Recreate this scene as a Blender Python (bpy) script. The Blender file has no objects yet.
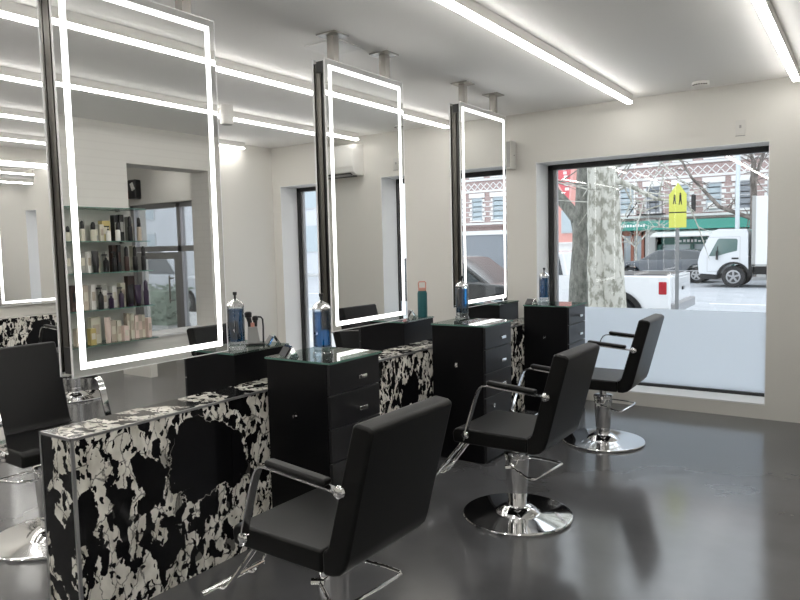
import bpy, bmesh, math, random
from mathutils import Vector, Matrix
random.seed(7)
scene = bpy.context.scene
COL = scene.collection
PI = math.pi

# ------------------------------------------------------------------ materials
def nodes(name):
    m = bpy.data.materials.new(name); m.use_nodes = True
    nt = m.node_tree
    return m, nt, nt.nodes, nt.links, nt.nodes['Principled BSDF']

def P(name, col, rough=.5, metal=0., spec=None, coat=0., bump=0., bscale=40., var=0., vscale=3.):
    m, nt, N, L, b = nodes(name)
    b.inputs['Base Color'].default_value = (*col, 1)
    b.inputs['Roughness'].default_value = rough
    b.inputs['Metallic'].default_value = metal
    if spec is not None: b.inputs['Specular IOR Level'].default_value = spec
    if coat: b.inputs['Coat Weight'].default_value = coat; b.inputs['Coat Roughness'].default_value = .05
    if bump or var:
        tc = N.new('ShaderNodeTexCoord')
    if bump:
        n = N.new('ShaderNodeTexNoise'); n.inputs['Scale'].default_value = bscale; n.inputs['Detail'].default_value = 4
        L.new(tc.outputs['Object'], n.inputs['Vector'])
        bp = N.new('ShaderNodeBump'); bp.inputs['Strength'].default_value = bump; bp.inputs['Distance'].default_value = .004
        L.new(n.outputs['Fac'], bp.inputs['Height']); L.new(bp.outputs['Normal'], b.inputs['Normal'])
    if var:
        n = N.new('ShaderNodeTexNoise'); n.inputs['Scale'].default_value = vscale; n.inputs['Detail'].default_value = 5
        L.new(tc.outputs['Object'], n.inputs['Vector'])
        r = N.new('ShaderNodeValToRGB')
        r.color_ramp.elements[0].position = .3; r.color_ramp.elements[1].position = .7
        r.color_ramp.elements[0].color = (*[c * (1 - var) for c in col], 1)
        r.color_ramp.elements[1].color = (*[min(1, c * (1 + var)) for c in col], 1)
        L.new(n.outputs['Fac'], r.inputs['Fac']); L.new(r.outputs['Color'], b.inputs['Base Color'])
    return m

def EM(name, col, s):
    m, nt, N, L, b = nodes(name)
    b.inputs['Base Color'].default_value = (.9, .9, .9, 1)
    b.inputs['Emission Color'].default_value = (*col, 1); b.inputs['Emission Strength'].default_value = s
    return m

def GLASS(name, tint=(.97, .985, .98), gloss=.07, rough=0.):
    # thin sheet glass: see-through with a fresnel reflection
    m, nt, N, L, b = nodes(name); N.remove(b)
    o = N['Material Output']
    t = N.new('ShaderNodeBsdfTransparent'); t.inputs['Color'].default_value = (*tint, 1)
    g = N.new('ShaderNodeBsdfGlossy'); g.inputs['Roughness'].default_value = rough
    f = N.new('ShaderNodeLayerWeight'); f.inputs['Blend'].default_value = .25
    mul = N.new('ShaderNodeMath'); mul.operation = 'MULTIPLY_ADD'
    mul.inputs[1].default_value = .6; mul.inputs[2].default_value = gloss
    L.new(f.outputs['Fresnel'], mul.inputs[0])
    mx = N.new('ShaderNodeMixShader')
    L.new(mul.outputs[0], mx.inputs[0]); L.new(t.outputs[0], mx.inputs[1]); L.new(g.outputs[0], mx.inputs[2])
    L.new(mx.outputs[0], o.inputs['Surface'])
    return m

def FROST(name):
    m, nt, N, L, b = nodes(name); N.remove(b)
    o = N['Material Output']
    t = N.new('ShaderNodeBsdfTranslucent'); t.inputs['Color'].default_value = (.92, .96, 1., 1)
    d = N.new('ShaderNodeBsdfDiffuse'); d.inputs['Color'].default_value = (.80, .84, .88, 1)
    mx = N.new('ShaderNodeMixShader'); mx.inputs[0].default_value = .25
    L.new(t.outputs[0], mx.inputs[1]); L.new(d.outputs[0], mx.inputs[2]); L.new(mx.outputs[0], o.inputs['Surface'])
    return m

def MARBLE(name):
    m, nt, N, L, b = nodes(name)
    tc = N.new('ShaderNodeTexCoord')
    def math_(op, a, bb):
        q = N.new('ShaderNodeMath'); q.operation = op
        for i, x in enumerate((a, bb)):
            if isinstance(x, (int, float)): q.inputs[i].default_value = x
            else: L.new(x, q.inputs[i])
        return q.outputs[0]
    def step(v, lo, hi):
        q = N.new('ShaderNodeMapRange'); q.interpolation_type = 'SMOOTHSTEP'
        q.inputs['From Min'].default_value = lo; q.inputs['From Max'].default_value = hi
        L.new(v, q.inputs['Value']); return q.outputs['Result']
    def noise(scale, detail, loc, rough=.5):
        q = N.new('ShaderNodeMapping'); q.inputs['Location'].default_value = loc
        L.new(tc.outputs['Object'], q.inputs['Vector'])
        n = N.new('ShaderNodeTexNoise'); n.inputs['Scale'].default_value = scale; n.inputs['Detail'].default_value = detail
        n.inputs['Roughness'].default_value = rough
        L.new(q.outputs[0], n.inputs['Vector']); return n
    warp = noise(7., 6, (0, 0, 0), .6)
    sub = N.new('ShaderNodeVectorMath'); sub.operation = 'MULTIPLY_ADD'
    L.new(warp.outputs['Color'], sub.inputs[0]); sub.inputs[1].default_value = (.09, .09, .09)
    L.new(tc.outputs['Object'], sub.inputs[2])
    mp = N.new('ShaderNodeMapping'); mp.inputs['Rotation'].default_value = (.95, .2, .3); mp.inputs['Scale'].default_value = (1, 1.5, .8)
    L.new(sub.outputs[0], mp.inputs['Vector'])
    big = noise(2.3, 4, (5.1, 2.15, 1.3), .45)
    # one large black island in the first slab
    di = N.new('ShaderNodeVectorMath'); di.operation = 'DISTANCE'; L.new(sub.outputs[0], di.inputs[0]); di.inputs[1].default_value = (.17, .70, .56)
    nz = noise(4.2, 5, (1.7, 8.1, 2.2), .55)
    dist = math_('ADD', di.outputs['Value'], math_('MULTIPLY', math_('SUBTRACT', nz.outputs['Fac'], .5), .34))
    isl = step(dist, .14, .27)
    lvl = math_('ADD', big.outputs['Fac'], math_('MULTIPLY', math_('SUBTRACT', isl, 1.), .62))
    lvl = math_('ADD', lvl, .25)
    mask = step(lvl, .478, .50)
    def cells(scale, feature='F1'):
        v = N.new('ShaderNodeTexVoronoi'); v.feature = feature; v.inputs['Scale'].default_value = scale; L.new(mp.outputs[0], v.inputs['Vector']); return v
    def rnd(v):
        q = N.new('ShaderNodeSeparateColor'); L.new(v.outputs['Color'], q.inputs[0]); return q.outputs[0]
    w1 = step(rnd(cells(8)), .17, .18)
    w2 = step(rnd(cells(18)), .24, .25)
    w3 = step(rnd(cells(44)), .24, .25)
    crack = step(cells(10, 'DISTANCE_TO_EDGE').outputs['Distance'], .01, .035)
    white = math_('MULTIPLY', math_('MULTIPLY', math_('MULTIPLY', w1, w2), w3), math_('ADD', math_('MULTIPLY', crack, .7), .3))
    a = math_('MULTIPLY', white, mask)
    # white veins along the rims of the black islands
    rim = math_('SUBTRACT', 1., step(math_('ABSOLUTE', math_('SUBTRACT', lvl, .484), 0.), .004, .014))
    fac = math_('MINIMUM', math_('ADD', a, math_('MULTIPLY', math_('MULTIPLY', rim, step(nz.outputs['Fac'], .40, .52)), .8)), 1.)
    tone = N.new('ShaderNodeTexNoise'); tone.inputs['Scale'].default_value = 9; L.new(mp.outputs[0], tone.inputs['Vector'])
    wr = N.new('ShaderNodeValToRGB')
    wr.color_ramp.elements[0].position = .35; wr.color_ramp.elements[1].position = .62
    wr.color_ramp.elements[0].color = (.56, .54, .48, 1); wr.color_ramp.elements[1].color = (.86, .84, .78, 1)
    L.new(tone.outputs['Fac'], wr.inputs['Fac'])
    mx = N.new('ShaderNodeMix'); mx.data_type = 'RGBA'
    mx.inputs[6].default_value = (.006, .006, .007, 1)
    L.new(fac, mx.inputs[0]); L.new(wr.outputs['Color'], mx.inputs[7]); L.new(mx.outputs[2], b.inputs['Base Color'])
    b.inputs['Roughness'].default_value = .12; b.inputs['Specular IOR Level'].default_value = .2
    return m

def BRICK(name, c1, c2, mortar, scale=1., bw=.22, rh=.075):
    m, nt, N, L, b = nodes(name)
    tc = N.new('ShaderNodeTexCoord'); mp = N.new('ShaderNodeMapping')
    mp.inputs['Rotation'].default_value = (PI / 2, 0, 0)
    L.new(tc.outputs['Object'], mp.inputs['Vector'])
    t = N.new('ShaderNodeTexBrick')
    t.inputs['Color1'].default_value = (*c1, 1); t.inputs['Color2'].default_value = (*c2, 1); t.inputs['Mortar'].default_value = (*mortar, 1)
    t.inputs['Scale'].default_value = scale; t.inputs['Mortar Size'].default_value = .008
    t.inputs['Brick Width'].default_value = bw; t.inputs['Row Height'].default_value = rh
    L.new(mp.outputs[0], t.inputs['Vector']); L.new(t.outputs['Color'], b.inputs['Base Color'])
    b.inputs['Roughness'].default_value = .85
    return m

def FLOOR(name):
    m, nt, N, L, b = nodes(name)
    tc = N.new('ShaderNodeTexCoord')
    n = N.new('ShaderNodeTexNoise'); n.inputs['Scale'].default_value = 1.6; n.inputs['Detail'].default_value = 6
    L.new(tc.outputs['Object'], n.inputs['Vector'])
    r = N.new('ShaderNodeValToRGB')
    r.color_ramp.elements[0].color = (.085, .086, .091, 1); r.color_ramp.elements[1].color = (.118, .119, .125, 1)
    r.color_ramp.elements[0].position = .35; r.color_ramp.elements[1].position = .7
    L.new(n.outputs['Fac'], r.inputs['Fac']); L.new(r.outputs['Color'], b.inputs['Base Color'])
    n2 = N.new('ShaderNodeTexNoise'); n2.inputs['Scale'].default_value = 9; n2.inputs['Detail'].default_value = 3
    L.new(tc.outputs['Object'], n2.inputs['Vector'])
    bp = N.new('ShaderNodeBump'); bp.inputs['Strength'].default_value = .06; bp.inputs['Distance'].default_value = .01
    L.new(n2.outputs['Fac'], bp.inputs['Height']); L.new(bp.outputs['Normal'], b.inputs['Normal'])
    b.inputs['Roughness'].default_value = .15; b.inputs['Specular IOR Level'].default_value = .95
    return m

def BARK(name, c1, c2, scale, stretch=.35, lo=.42, hi=.58):
    m, nt, N, L, b = nodes(name)
    tc = N.new('ShaderNodeTexCoord'); mp = N.new('ShaderNodeMapping'); mp.inputs['Scale'].default_value = (1, 1, stretch)
    L.new(tc.outputs['Object'], mp.inputs['Vector'])
    n = N.new('ShaderNodeTexNoise'); n.inputs['Scale'].default_value = scale; n.inputs['Detail'].default_value = 6; n.inputs['Roughness'].default_value = .65
    L.new(mp.outputs[0], n.inputs['Vector'])
    r = N.new('ShaderNodeValToRGB'); r.color_ramp.elements[0].position = lo; r.color_ramp.elements[1].position = hi
    r.color_ramp.elements[0].color = (*c1, 1); r.color_ramp.elements[1].color = (*c2, 1)
    L.new(n.outputs['Fac'], r.inputs['Fac']); L.new(r.outputs['Color'], b.inputs['Base Color'])
    bp = N.new('ShaderNodeBump'); bp.inputs['Strength'].default_value = .6; bp.inputs['Distance'].default_value = .02
    L.new(n.outputs['Fac'], bp.inputs['Height']); L.new(bp.outputs['Normal'], b.inputs['Normal'])
    b.inputs['Roughness'].default_value = .9
    return m

M = dict(
    wall=P('wall_paint', (.70, .685, .645), .75, bump=.08, bscale=60),
    reveal=P('white_paint', (.82, .82, .82), .6),
    ceil=P('ceiling_paint', (.90, .89, .87), .85, bump=.05, bscale=30),
    floor=FLOOR('grey_epoxy'),
    wbrick=BRICK('white_brick', (.74, .725, .69), (.735, .72, .685), (.715, .70, .665), 1., .22, .075),
    black_frame=P('black_metal', (.018, .018, .019), .4),
    alu=P('grey_metal', (.42, .42, .43), .35, .8),
    steel=P('brushed_steel', (.40, .385, .36), .38, 1.),
    coreframe=P('dark_aluminium', (.11, .105, .095), .35, 1.),
    chrome=P('chrome', (.86, .86, .87), .06, 1.),
    leather=P('black_leather', (.004, .004, .004), .36, spec=.25, bump=.1, bscale=180),
    cab=P('black_laminate', (.004, .004, .005), .33, spec=.22),
    cabdraw=P('black_drawer_front', (.010, .010, .012), .34, spec=.55),
    glasstop=GLASS('counter_glass', (.70, .82, .77), .22),
    glassedge=P('green_glass_edge', (.12, .24, .20), .15),
    glass=GLASS('window_glass', (.97, .985, .99), .03),
    frost=FROST('frosted_film'),
    mirror=P('mirror_silver', (.94, .945, .94), .0, 1.),
    medge=P('mirror_edge', (.85, .85, .85), .4),
    led=EM('led_border', (1., .985, .96), 2.5),
    strip=EM('strip_diffuser', (1., .975, .93), 16.5),
    whiteplastic=P('white_plastic', (.80, .79, .76), .4),
    fitting=P('fitting_paint', (.64, .63, .60), .5),
    greyplastic=P('grey_plastic', (.35, .35, .34), .5),
    darkslot=P('dark_slot', (.03, .03, .03), .6),
    marble=MARBLE('black_white_marble'),
    blueliq=GLASS('blue_liquid', (.05, .30, .50), .04),
    clear=GLASS('clear_glass', (.92, .95, .97), .10),
    black=P('black_plastic', (.010, .010, .011), .3),
    teal=P('teal_enamel', (.004, .085, .095), .4),
    pink=P('pink_plastic', (.60, .28, .22), .5),
    red=P('red_plastic', (.5, .03, .03), .4),
    cream=P('cream_card', (.66, .63, .52), .6),
    gold=P('gold_card', (.52, .42, .16), .5),
    pinkcard=P('pale_pink_card', (.72, .58, .52), .6),
    tan=P('tan_card', (.50, .43, .35), .6),
    brown=P('dark_brown_card', (.05, .025, .02), .5),
    purple=P('dark_purple_plastic', (.035, .02, .05), .3),
    greycard=P('grey_card', (.38, .38, .35), .6),
    whitecard=P('white_card', (.8, .78, .74), .5),
    # outdoors
    asphalt=P('asphalt', (.42, .44, .47), .8, var=.08, vscale=1.5),
    paving=P('paving', (.50, .50, .50), .85, var=.06, vscale=2),
    roadpaint=P('road_paint', (.85, .85, .85), .7),
    carwhite=P('white_car_paint', (.76, .77, .79), .25, coat=.6),
    cardark=P('dark_grey_car_paint', (.10, .11, .125), .22, .3, coat=.8),
    carsilver=P('silver_car_paint', (.42, .44, .47), .25, .4, coat=.8),
    carblack=P('black_car_paint', (.012, .012, .014), .2, coat=.8),
    carglass=P('car_glass', (.05, .06, .07), .05, spec=.8),
    cabglass=P('truck_glass', (.10, .16, .15), .08, spec=.8),
    tyre=P('tyre_rubber', (.02, .02, .022), .8),
    taillight=P('tail_light', (.40, .02, .03), .2),
    truckwhite=P('white_truck_paint', (.66, .67, .69), .3, coat=.4),
    boxwhite=P('truck_box_white', (.72, .72, .72), .45),
    brick=BRICK('pink_brown_brick', (.42, .29, .275), (.37, .25, .235), (.55, .48, .46)),
    stone=P('pale_stone', (.78, .77, .76), .8),
    quoin=P('white_quoin', (.84, .83, .82), .8),
    winglass=P('window_pane_outdoors', (.42, .49, .53), .08, spec=.7),
    windark=P('window_pane_dark', (.20, .22, .25), .08, spec=.7),
    sash=P('sash_paint', (.55, .56, .58), .6),
    green=P('green_fascia', (.05, .30, .24), .5),
    greendark=P('dark_green_shopfront', (.04, .13, .11), .5),
    awning=P('white_awning', (.80, .80, .79), .7),
    shopred=P('red_brown_timber', (.30, .11, .07), .6),
    salmon=P('salmon_render', (.72, .36, .32), .8),
    bannerred=P('banner_red', (.68, .13, .15), .6),
    bannerpink=P('banner_pink', (.80, .45, .42), .6),
    yellow=P('sign_yellow_green', (.70, .72, .13), .45),
    galv=P('galvanised_steel', (.30, .31, .32), .5, .6),
    bluegrey=P('pale_blue_grey_paint', (.60, .66, .70), .5),
    barkdark=BARK('grey_bark', (.11, .115, .10), (.27, .27, .245), 20, .45, .36, .66),
    barkpale=BARK('sycamore_bark', (.30, .295, .25), (.60, .59, .54), 13, .5, .44, .53),
    barkfar=BARK('far_bark', (.10, .085, .075), (.25, .22, .20), 6),
    leaf=P('hedge_green', (.20, .25, .20), .8, var=.3, vscale=20),
    concrete=P('concrete', (.45, .45, .44), .9),
    greybuild=P('pale_grey_render', (.62, .64, .68), .85),
    iron=P('black_iron', (.015, .015, .016), .6),
)

# ------------------------------------------------------------------ mesh helpers
class MB:
    def __init__(self): self.bm = bmesh.new(); self.mats = []; self.cur = 0
    def mat(self, m):
        if m not in self.mats: self.mats.append(m)
        self.cur = self.mats.index(m); return self
    def _tag(self, faces, smooth=False):
        for f in faces: f.material_index = self.cur; f.smooth = smooth
    def box(self, x0, x1, y0, y1, z0, z1, rot=None, at=None):
        r = bmesh.ops.create_cube(self.bm, size=1)
        vs = r['verts']
        c = Vector(((x0 + x1) / 2, (y0 + y1) / 2, (z0 + z1) / 2)); s = (abs(x1 - x0), abs(y1 - y0), abs(z1 - z0))
        for v in vs:
            v.co = Vector((v.co.x * s[0], v.co.y * s[1], v.co.z * s[2])) + c
        if rot is not None:
            o = Vector(at) if at else c
            for v in vs: v.co = rot @ (v.co - o) + o
        self._tag({f for v in vs for f in v.link_faces}); return self
    def prism(self, pts, axis, a, b, smooth=False):
        # polygon pts in the plane normal to AXIS, extruded from a to b
        def P3(p, t):
            if axis == 'x': return Vector((t, p[0], p[1]))
            if axis == 'y': return Vector((p[0], t, p[1]))
            return Vector((p[0], p[1], t))
        A = [self.bm.verts.new(P3(p, a)) for p in pts]; B = [self.bm.verts.new(P3(p, b)) for p in pts]
        fs = [self.bm.faces.new(A), self.bm.faces.new(B[::-1])]
        n = len(pts)
        for i in range(n): fs.append(self.bm.faces.new((A[i], B[i], B[(i + 1) % n], A[(i + 1) % n])))
        self._tag(fs)
        bmesh.ops.recalc_face_normals(self.bm, faces=fs); return self
    def tube(self, pts, r, seg=10, closed=False, flat=None):
        # round tube (or flat strap when flat=(half width along lateral, half thickness), lateral vector y)
        pts = [Vector(p) for p in pts]; n = len(pts); rings = []
        rr = r if isinstance(r, (list, tuple)) else [r] * n
        prev = None
        for i, p in enumerate(pts):
            if closed: t = (pts[(i + 1) % n] - pts[i - 1]).normalized()
            else: t = (pts[min(i + 1, n - 1)] - pts[max(i - 1, 0)]).normalized()
            if flat:
                u = Vector((0, 1, 0)); v = t.cross(u).normalized()
                ring = [p + u * a * flat[0] + v * b * flat[1] for a, b in ((-1, -1), (1, -1), (1, 1), (-1, 1))]
            else:
                if prev is None:
                    u = t.orthogonal().normalized()
                else:
                    u = (prev - t * prev.dot(t)).normalized()
                prev = u; v = t.cross(u)
                ring = [p + (u * math.cos(2 * PI * k / seg) + v * math.sin(2 * PI * k / seg)) * rr[i] for k in range(seg)]
            rings.append([self.bm.verts.new(q) for q in ring])
        fs = []; m = len(rings[0])
        for i in range(n if closed else n - 1):
            a, b = rings[i], rings[(i + 1) % n]
            for k in range(m): fs.append(self.bm.faces.new((a[k], a[(k + 1) % m], b[(k + 1) % m], b[k])))
        self._tag(fs, not flat)
        if not closed:
            self._tag([self.bm.faces.new(rings[0][::-1]), self.bm.faces.new(rings[-1])])
        bmesh.ops.recalc_face_normals(self.bm, faces=self.bm.faces[:]) if flat else None
        return self
    def lathe(self, prof, c=(0, 0, 0), seg=32, axis='z', sharp=False):
        # prof: list of (radius, height)
        rings = []
        for r, h in prof:
            ring = []
            for k in range(seg):
                a = 2 * PI * k / seg
                q = (r * math.cos(a), r * math.sin(a), h)
                if axis == 'x': q = (h, q[0], q[1])
                if axis == 'y': q = (q[1], h, q[0])
                ring.append(self.bm.verts.new(Vector(q) + Vector(c)))
            rings.append(ring)
        fs = []
        for a, b in zip(rings, rings[1:]):
            for k in range(seg): fs.append(self.bm.faces.new((a[k], a[(k + 1) % seg], b[(k + 1) % seg], b[k])))
        self._tag(fs, not sharp)
        self._tag([self.bm.faces.new(rings[0][::-1]), self.bm.faces.new(rings[-1])])
        return self
    def ball(self, c, r, sz=1., seg=14):
        q = bmesh.ops.create_uvsphere(self.bm, u_segments=seg, v_segments=seg // 2 + 1, radius=r)
        for v in q['verts']: v.co = Vector((v.co.x, v.co.y, v.co.z * sz)) + Vector(c)
        self._tag({f for v in q['verts'] for f in v.link_faces}, True); return self
    def build(self, name, parent=None, bevel=0., seg=2, smooth=False, angle=35):
        me = bpy.data.meshes.new(name)
        bmesh.ops.recalc_face_normals(self.bm, faces=self.bm.faces[:])
        self.bm.to_mesh(me); self.bm.free()
        if not bevel: me.set_sharp_from_angle(angle=math.radians(32))
        for m in self.mats: me.materials.append(m)
        o = bpy.data.objects.new(name, me); COL.objects.link(o)
        if parent is not None: o.parent = parent
        if bevel:
            md = o.modifiers.new('bevel', 'BEVEL'); md.width = bevel; md.segments = seg; md.limit_method = 'ANGLE'; md.angle_limit = math.radians(angle)
            md.harden_normals = False
            if smooth or seg > 1:
                for f in me.polygons: f.use_smooth = True
                w = o.modifiers.new('weighted_normal', 'WEIGHTED_NORMAL'); w.keep_sharp = False
        return o

def mb(m): return MB().mat(M[m])

def tag(o, label=None, cat=None, group=None, kind=None):
    if label: o['label'] = label
    if cat: o['category'] = cat
    if group: o['group'] = group
    if kind: o['kind'] = kind
    return o

def thing(name, label, cat, loc=(0, 0, 0), rz=0., group=None):
    o = bpy.data.objects.new(name, None); COL.objects.link(o)
    o.location = loc; o.rotation_euler = (0, 0, rz); o.empty_display_size = .1
    return tag(o, label, cat, group)

def struct(o): o['kind'] = 'structure'; return o

def sroot(name):
    o = bpy.data.objects.new(name, None); COL.objects.link(o); o['kind'] = 'structure'; return o

def dup(root, loc, rz=0., label=None, group=None):
    def cp(o, par):
        c = o.copy(); COL.objects.link(c)
        if par is not None: c.parent = par
        for ch in o.children: cp(ch, c)
        return c
    r = cp(root, None); r.location = loc; r.rotation_euler = (0, 0, rz)
    if label: r['label'] = label
    if group: r['group'] = group
    return r

# ------------------------------------------------------------------ the room
H = 2.75; YF = 6.286; XR = 3.5; XL = -5.6; YB = -3.2; TW = .36
mx0 = .0466            # camera-side mirror face
TM = .115              # half thickness of the marble partition

struct(mb('floor').box(XL - .1, 7.6, YB, YF, -.12, 0).build('floor'))
struct(mb('ceil').box(XL - .1, 7.6, YB, YF + TW, H, H + .12).build('ceiling'))

# front wall with two shop windows and the side-room window
W1 = (-.03, 1.97, .116, 2.27); W2 = (-3.42, -1.57, .116, 2.27); W3 = (4.6, 6.75, .0, 2.2)
b = mb('wall')
def front(x0, x1, z0, z1): b.box(x0, x1, YF, YF + TW, z0, z1)
xs = [XL - .1, W2[0], W2[1], W1[0], W1[1], W3[0], W3[1], 7.6]
for i in (0, 2, 4, 6): front(xs[i], xs[i + 1], -.4, H)
for w in (W1, W2, W3):
    front(w[0], w[1], w[3], H)
    front(w[0], w[1], -.4, w[2])
struct(b.build('wall_front'))
# right wall with the opening to the side room, white painted brick
OY0, OY1, OZ0, OZ1 = 4.14, 5.15, .62, 2.375
b = mb('wbrick')
b.box(XR, XR + .3, YB, OY0, 0, H).box(XR, XR + .3, OY1, YF, 0, H).box(XR, XR + .3, OY0, OY1, OZ1, H).box(XR, XR + .3, OY0, OY1, 0, OZ0)
struct(b.build('wall_right'))
struct(mb('reveal').box(XR - .02, XR + .32, OY0 + .003, OY1 - .003, OZ0 + .001, OZ0 + .025).build('trim_1'))
struct(mb('wall').box(XL - .1, XL, YB, YF, 0, H).build('wall_left'))
struct(mb('wall').box(XL - .1, 7.6, YB - .1, YB, 0, H).build('wall_back'))
struct(mb('wall').box(-3.72, -3.55, 5.42, YF, 0, H).build('wall_nib'))
struct(mb('wall').box(-4.95, -4.4, 5.0, 5.09, 0, H).build('wall_partition'))
struct(mb('wall').box(7.5, 7.6, YB, YF, 0, H).build('wall_side_room'))
struct(mb('wall').box(XR + .3, 7.5, 2.9, 3.0, 0, H).build('wall_side_room_back'))
b = mb('reveal')
b.box(XL, W2[0] - .1, YF - .012, YF, 0, .10)
struct(b.build('baseboard_left'))

def shop_window(name, w, frost, panes):
    r = sroot(name)
    x0, x1, z0, z1 = w; y = YF + .29
    f = mb('black_frame'); t = .055
    f.box(x0, x0 + t, y, y + .07, z0, z1).box(x1 - t * .35, x1, y, y + .07, z0, z1)
    f.box(x0, x1, y, y + .07, z1 - t, z1).box(x0, x1, y, y + .07, z0, z0 + t * .7)
    f.build('window_frame', r)
    g = mb('alu'); g.box(x0 + t, x0 + t + .035, y + .02, y + .06, z0 + t * .7, z1 - t); g.build('glazing_bead', r)
    mb('glass').box(x0 + t, x1 - t * .35, y + .035, y + .041, z0 + t * .7, z1 - t).build('window_pane', r)
    if frost: mb('frost').box(x0 + t + .035, x1 - t * .35, y + .028, y + .032, z0 + t * .7, frost).build('frosted_film', r)
    l = mb('reveal'); l.box(x0, x0 + .006, YF + .001, y, z0, z1).box(x1 - .006, x1, YF + .001, y, z0, z1).box(x0, x1, YF + .001, y, z1 - .006, z1).box(x0, x1, YF - .004, y, z0, z0 + .012)
    l.build('window_lining', r)
    return r
shop_window('window_1', W1, .858, 1)
shop_window('window_2', W2, .0, 1)
# side room: glazed front with a door
r = sroot('window_3'); x0, x1, z0, z1 = W3; y = YF + .1
f = mb('alu')
for a in (x0, x1 - .08, 5.59): f.box(a, a + .08, y, y + .08, z0, z1)
f.box(x0, x1, y, y + .08, z1 - .07, z1).box(x0, x1, y, y + .08, 1.5, 1.58).box(x0, 5.6, y, y + .08, z0, .25)
f.build('window_frame', r)
mb('glass').box(x0 + .08, 5.59, y + .03, y + .036, .25, 1.5).box(x0 + .08, x1 - .08, y + .03, y + .036, 1.58, z1 - .07).build('window_pane', r)
r = sroot('door_1')
f = mb('greyplastic')
f.box(5.68, 5.78, y + .01, y + .07, .02, 1.49).box(6.56, 6.66, y + .01, y + .07, .02, 1.49).box(5.78, 6.56, y + .01, y + .07, 1.39, 1.49).box(5.78, 6.56, y + .01, y + .07, .02, .2)
f.build('door_frame', r)
mb('glass').box(5.78, 6.56, y + .035, y + .041, .2, 1.39).build('door_pane', r)
mb('steel').tube([(5.83, y - .05, .75), (5.83, y - .05, 1.15)], .012).box(5.82, 5.84, y - .05, y + .02, .78, .80).box(5.82, 5.84, y - .05, y + .02, 1.10, 1.12).build('door_handle', r)

# ------------------------------------------------------------------ ceiling strips
def strip(x, y0, y1, label):
    t = thing('strip_light', label, 'ceiling light', (x, (y0 + y1) / 2, H), 0, 'long ceiling strip lights')
    h = (y1 - y0) / 2
    mb('whiteplastic').box(-.025, .025, -h, h, -.058, 0).build('housing', t)
    mb('strip').box(-.024, .024, -h, h, -.076, -.058).build('diffuser', t, .006, 3)
    return t
strip(.91, YB + .4, 6.12, 'long white strip light on the ceiling, ending just before the big shop window')
strip(2.158, YB + .4, 6.12, 'rightmost white strip light on the ceiling, ending beside the air conditioner')
strip(-.91, YB + .4, 6.12, 'long white strip light on the ceiling just behind the hanging mirrors')
strip(-2.158, YB + .4, 6.12, 'long white strip light on the ceiling, second behind the hanging mirrors')
strip(-3.46, YB + .4, 5.74, 'long white strip light on the ceiling over the far left chairs, third behind the mirrors')
strip(-4.69, YB + .4, 5.9, 'long white strip light on the ceiling nearest the far left wall')

strip(5.5, 3.2, 6.1, 'white strip light added out of view to brighten the side room behind the opening')  # unseen lamp, added only to brighten the otherwise dark side room

# ------------------------------------------------------------------ hanging mirrors
Z0, Z1 = 1.004, 2.583
MW = .797
def mirror_pane(par, sgn, w, z0, z1, xf):
    # pane on the side sgn (+1 towards +x); xf: distance of its face from the centre
    p = mb('mirror').box(sgn * (xf - .006), sgn * xf, -w / 2, w / 2, z0, z1).build('mirror_pane', par)
    # thin pale polished edge
    e = mb('medge'); s0, s1 = sgn * (xf - .008), sgn * (xf + .0008)
    d = .003
    e.box(s0, s1, -w / 2 - d, -w / 2 + .0015, z0 - d, z1 + d).box(s0, s1, w / 2 - .0015, w / 2 + d, z0 - d, z1 + d)
    e.box(s0, s1, -w / 2, w / 2, z0 - d, z0 + .0015).box(s0, s1, -w / 2, w / 2, z1 - .0015, z1 + d)
    e.build('polished_edge', p)
    l = mb('led'); a, c = .031, .026; s0, s1 = sgn * xf, sgn * (xf + .0012)
    y0, y1, q0, q1 = -w / 2 + a, w / 2 - a, z0 + a - .003, z1 - a
    l.box(s0, s1, y0, y0 + c, q0, q1).box(s0, s1, y1 - c, y1, q0, q1).box(s0, s1, y0 + c, y1 - c, q1 - c, q1).box(s0, s1, y0 + c, y1 - c, q0, q0 + c)
    l.build('light_border', p)
    return p
def hanging_mirror(y, label):
    t = thing('salon_mirror', label, 'mirror', (0, y, 0), 0, 'double-sided mirrors hung along the marble partition')
    mirror_pane(t, 1, MW, Z0, Z1, mx0); mirror_pane(t, -1, MW, Z0, Z1, mx0)
    mb('coreframe').box(-.036, .002, -MW / 2 + .012, MW / 2 - .012, Z0 + .02, Z1 - .02).build('core_frame', t)
    c = mb('black').box(.002, mx0 - .006, -MW / 2 + .02, MW / 2 - .02, Z0 + .012, Z1 - .012)
    c.box(-.02, mx0 - .01, -MW / 2 + .004, -MW / 2 + .06, Z1 - .075, Z1 - .012).box(-.02, mx0 - .01, -MW / 2 + .004, -MW / 2 + .06, Z0 + .012, Z0 + .12)
    c.build('backing', t)
    for s in (-1, 1):
        p = mb('steel').box(-.025, .025, s * .262 - .025, s * .262 + .025, Z1 - .02, H).build('ceiling_pole', t)
        mb('steel').box(-.07, .07, s * .262 - .07, s * .262 + .07, H - .008, H).build('mounting_plate', p)
    return t
hanging_mirror(1.4845 + MW / 2 + .008, 'nearest and largest-looking lit hanging mirror, reflecting glass shelves of bottles')
hanging_mirror(3.0956 + MW / 2, 'middle lit hanging mirror, reflecting a plain wall and the air conditioner')
hanging_mirror(4.6795 + MW / 2 - .008, 'farthest lit hanging mirror beside the window, reflecting the street')
mb_ = mb('whiteplastic').box(-.28, -.02, 3.29, 3.56, H - .006, H)
tag(mb_.build('access_panel', None, .002), 'flat white square access panel on the ceiling between the middle mirror poles', 'ceiling panel')

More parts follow.
